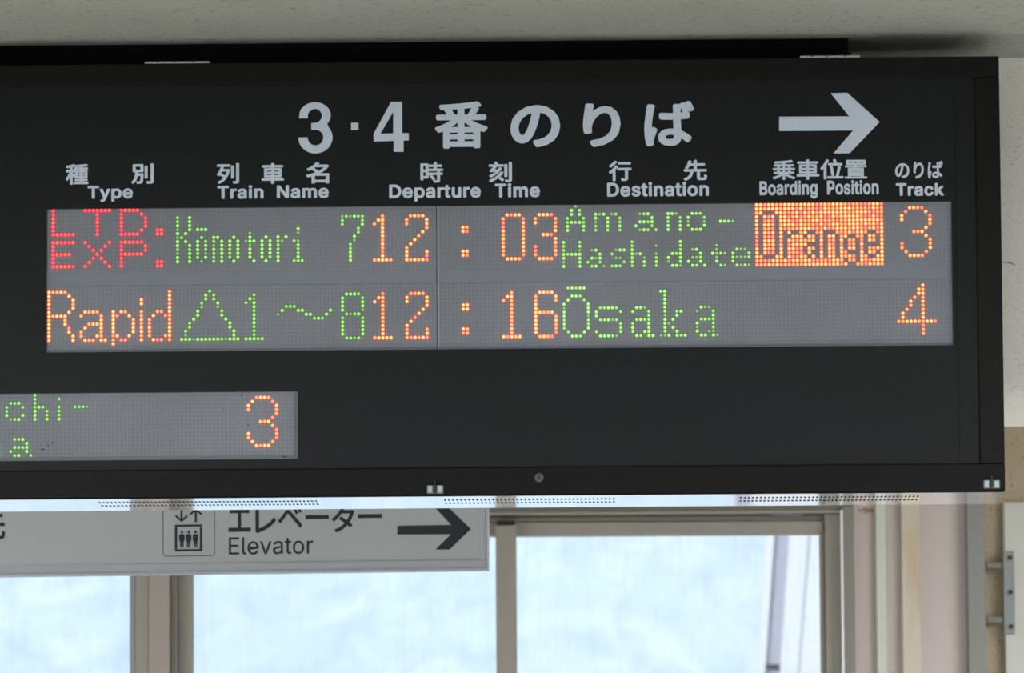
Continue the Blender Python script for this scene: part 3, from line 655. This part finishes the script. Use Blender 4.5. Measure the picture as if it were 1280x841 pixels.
def letter(fr, txt, x0, x1, yt, yb, parent, m, dep, bold=.02, name='lettering', spacing=.0, label=None, wspace=.3):
    """fit the glyphs of txt to the box seen at x0..x1, yt..yb (at its left end); bold thickens the strokes (in ems)"""
    me = glyph_mesh(txt, spacing, wspace)
    xs_ = [v.co.x for v in me.vertices]; ys_ = [v.co.y for v in me.vertices]
    a = fr.pt(x0, yb, dep); b = fr.pt(x1, yb-.0067*(x1-x0), dep); c = fr.pt(x0, yt, dep)
    mnx, mxx, mny, mxy = min(xs_)-bold, max(xs_)+bold, min(ys_)-bold, max(ys_)+bold
    NB = 10 if bold else 1
    vs, fs = [], []
    for q in range(NB):
        dx, dy = (bold*math.cos(2*math.pi*q/NB), bold*math.sin(2*math.pi*q/NB)) if bold else (0, 0)
        n0 = len(vs)
        for v in me.vertices:
            vs.append((a.x+(v.co.x+dx-mnx)/(mxx-mnx)*(b.x-a.x), dep-.0003-.00001*q, a.z+(v.co.y+dy-mny)/(mxy-mny)*(c.z-a.z)))
        for p in me.polygons: fs.append([n0+k for k in p.vertices])
    me2 = bpy.data.meshes.new(name); me2.from_pydata(vs, [], fs); me2.update()
    o = link(name, me2, m, parent)
    if label: o['label'] = label
    return o
FD = .006
LM = M['letters']
def lt(txt, x0, x1, yt, yb, bold=.027, **k): return letter(S, txt, x0, x1, yt, yb, board, LM, FD, bold, **k)
lt('3', 373, 415.8, 128, 192, .0); lt('4', 467, 511, 127.5, 190, .0)
a = P(443.5, 158, FD); k = 1.165e-3
MB().box(a.x-4.6*k, a.x+4.6*k, FD-.0006, FD, a.z-4.6*k, a.z+4.6*k).build('middle_dot', LM, board)
lt('番', 543.5, 610, 127, 186, .027); lt('の', 638, 700.5, 131.5, 184.5, .034); lt('り', 729, 776, 129.5, 184, .034); lt('ば', 805.5, 868, 126.5, 183, .034)
def arrow(fr, pts, parent, m, dep, name='arrow'):
    q = [fr.pt(x, y, dep) for x, y in pts]
    MB().poly([(p.x, p.z) for p in q][::-1], dep-.0006, dep).build(name, m, parent)
arrow(S, [(974, 146), (1061.5, 145.5), (1038.5, 116.5), (1059, 116), (1099.5, 152.5), (1062, 191.5), (1042, 191.7), (1066.5, 163), (974, 163.7)], board, LM, FD)
lt('種', 82, 110.5, 205, 231); lt('別', 164, 192, 204.5, 230)
lt('Type', 109.5, 166, 232.3, 252.5, .028, spacing=.03)
lt('列', 271, 299, 204, 230); lt('車', 327, 355, 204, 230); lt('名', 382.5, 411.5, 203, 229.5)
lt('Train Name', 271.5, 411, 231.8, 248.8, .028, spacing=.03, wspace=.42)
lt('時', 525.5, 554, 202.5, 228.5); lt('刻', 611, 640, 202, 228)
lt('Departure Time', 486.5, 675, 230.2, 252.3, .028, spacing=.03, wspace=.5)
lt('行', 761, 789.5, 201, 226.5); lt('先', 854.5, 884, 200, 226)
lt('Destination', 759, 886, 228, 246.2, .028, spacing=.03)
lt('乗車位置', 965.5, 1084, 199.5, 225, .023)
lt('Boarding Position', 949.5, 1098.5, 226, 248.8, .028, spacing=.02, wspace=.42)
lt('のりば', 1119, 1179, 201.5, 223.5, .03)
lt('Track', 1120, 1180, 229, 245.3, .03, spacing=.03)

# ================================================================ ELEVATOR SIGN
E = Frame(11.5, R(-4.5))
es = thing('elevator_sign', 'long white hanging sign with elevator pictogram and black arrow below the board', 'sign', E.m.copy())
ex1 = E.pt(610, 690).x; ex0 = E.pt(0, 690).x-.7; ez0 = (E.pt(0, 720.5).z+E.pt(609, 711.5).z)/2; ez1 = ez0+.27
fr_ = MB()
fw = .008
fr_.box(ex0, ex1, 0, .03, ez0, ez0+.004); fr_.box(ex0, ex1, 0, .03, ez1-.004, ez1)
fr_.box(ex1-.004, ex1, 0, .03, ez0+.004, ez1-.004); fr_.box(ex0, ex0+.004, 0, .03, ez0+.004, ez1-.004)
fr_.build('sign_frame', M['esign_frame'], es)
part(es, 'bottom_rail', M['esign_frame'], ex0+.004, ex1-.004, .001, .01, ez0+.004, ez0+.018, bev=.001)
part(es, 'end_rail', M['esign_frame'], ex1-.012, ex1-.004, .001, .01, ez0+.018, ez1-.004, bev=.001)
part(es, 'acrylic_face', M['acrylic'], ex0+.004, ex1-.012, .004, .026, ez0+.018, ez1-.004, bev=0)
for xx in (ex1-.25, ex0+.4):
    MB().tube([(xx, .015, ez1-.002), (xx, .015, HC)], .008, 10).build('hanging_rod', M['zinc'], es)
ED = .004
def le(txt, x0, x1, yt, yb, bold=.0, **k): return letter(E, txt, x0, x1, yt, yb, es, M['ink'], ED, bold, **k)
le('エ', 285.5, 313.5, 636, 665, .022); le('レ', 319, 345, 634, 666.5, .022); le('ベ', 347.5, 378, 633, 660, .022)
le('ー', 382, 411, 643.5, 649, .0); le('タ', 414.5, 443, 632.5, 665.5, .022); le('ー', 447.5, 477.5, 642.3, 647.8, .0)
le('Elevator', 286, 391.5, 671.5, 693.5, .004)
le('先', -28, 6.5, 636, 675, .02)
arrow(E, [(496.7, 657), (564, 656), (544.3, 635), (561.6, 635), (588.6, 661), (562, 686.7), (544.3, 686.7), (563.6, 667.6), (496.7, 668)], es, M['ink'], ED)
# pictogram
pk = 11.5/F
pm = MB(); q = lambda x, y: E.pt(x, y, ED)
def rect(x0, y0, x1, y1):
    a = q(x0, y1); b = q(x1, y0); pm.box(a.x, b.x, ED-.0006, ED, a.z, b.z)
rect(218.5, 655.3, 252.8, 658.4); rect(218.5, 686, 252.8, 689); rect(218.5, 658.4, 221.6, 686); rect(249.8, 658.4, 252.8, 686)
for cx_ in (227.3, 235.8, 244.4):
    a = q(cx_, 664.8); pm.disc(a.x, a.z, 1.7*pk, ED-.0006, ED, 14)
    o_ = [(-2, 667.4), (2, 667.4), (3.5, 668.8), (3.5, 676), (2.3, 676), (2.1, 684.2), (.5, 684.2), (0, 677), (-.5, 684.2), (-2.1, 684.2), (-2.3, 676), (-3.5, 676), (-3.5, 668.8)]
    pp = [q(cx_+dx, y) for dx, y in o_]; pm.poly([(p.x, p.z) for p in pp][::-1], ED-.0006, ED)
def arr(cx_, ytip, ytail):
    s_ = 1 if ytip > ytail else -1
    o_ = [(-1.4, ytail), (-1.4, ytip-4.5*s_), (-6.8, ytip-9.2*s_), (-8.2, ytip-7.2*s_), (0, ytip), (8.2, ytip-7.2*s_), (6.8, ytip-9.2*s_), (1.4, ytip-4.5*s_), (1.4, ytail)]
    pp = [q(cx_+dx, y) for dx, y in o_]; pts = [(p.x, p.z) for p in pp]
    pm.poly(pts if s_ < 0 else pts[::-1], ED-.0006, ED)
arr(227, 652.5, 634); arr(244.8, 635, 652.5)
pm.build('pictogram', M['ink'], es)
def arcpts(cx, cy, r, a0, a1, n=6): return [(cx+r*math.cos(R(a0+(a1-a0)*i/n)), cy+r*math.sin(R(a0+(a1-a0)*i/n))) for i in range(n+1)]
A_, B_ = q(203.5, 695.5), q(268.5, 622)
def rr_(x0, z0, x1, z1, r): return arcpts(x1-r, z0+r, r, -90, 0)+arcpts(x1-r, z1-r, r, 0, 90)+arcpts(x0+r, z1-r, r, 90, 180)+arcpts(x0+r, z0+r, r, 180, 270)
out = rr_(A_.x, A_.z, B_.x, B_.z, .006); inn = rr_(A_.x+.0011, A_.z+.0011, B_.x-.0011, B_.z-.0011, .005)
om = bmesh.new(); va = [om.verts.new((x, ED-.0005, z)) for x, z in out]; vb_ = [om.verts.new((x, ED-.0005, z)) for x, z in inn]
for i in range(len(va)): j = (i+1) % len(va); om.faces.new((va[i], va[j], vb_[j], vb_[i]))
me = bpy.data.meshes.new('pictogram_outline'); om.to_mesh(me); om.free(); link('pictogram_outline', me, M['ink'], es)

# ================================================================ SMALL THINGS
# hair crack in the beam face, drawn as a thin raised tube
Bf = Frame(YB)
pts = [Bf.pt(x, y, -.002) for x, y in ((1244, 328), (1252, 327.3), (1258, 327.6), (1264, 329), (1269, 331.3))]
tag(MB().tube([(p.x, YB-.002, p.z) for p in pts], .0006, 6).build('hairline_crack', M['hairline']), 'thin dark wire crack on the pale wall beside the board', 'hairline')

# ceiling lamps added out of view to brighten the hall and the board
for i, (x, y, pw) in enumerate(FILL_LAMPS):
    ld = bpy.data.lights.new('fill_lamp_light', 'AREA'); ld.shape = 'RECTANGLE'; ld.size = 1.25; ld.size_y = .22; ld.energy = pw; ld.color = (.93, .97, 1.0)
    lo = bpy.data.objects.new('fill_lamp_light', ld); COL.objects.link(lo); lo.location = (x, y, HC-.125)
    f = thing('added_ceiling_lamp', 'added unseen twin-tube ceiling lamp over the hall, ' + ('left' if x < -.5 else 'right' if x > .5 else 'middle') + ' row, ' + {3.2: 'second from the back', 6.6: 'before the departure board', -1.5: 'farthest back', 11.6: 'beside the windows'}[y], 'lamp', Matrix.Translation((x, y, HC)), 'added ceiling lamps over the hall')
    MB().box(-.65, .65, -.13, .13, -.06, 0).bevel(.004, 1).build('fill_lamp_housing', M['white_steel'], f)
    for s in (-.06, .06): MB().tube([(-.6, s, -.085), (.6, s, -.085)], .014, 10).build('fill_lamp_tube', M['lamp'], f)
bpy.context.view_layer.update()
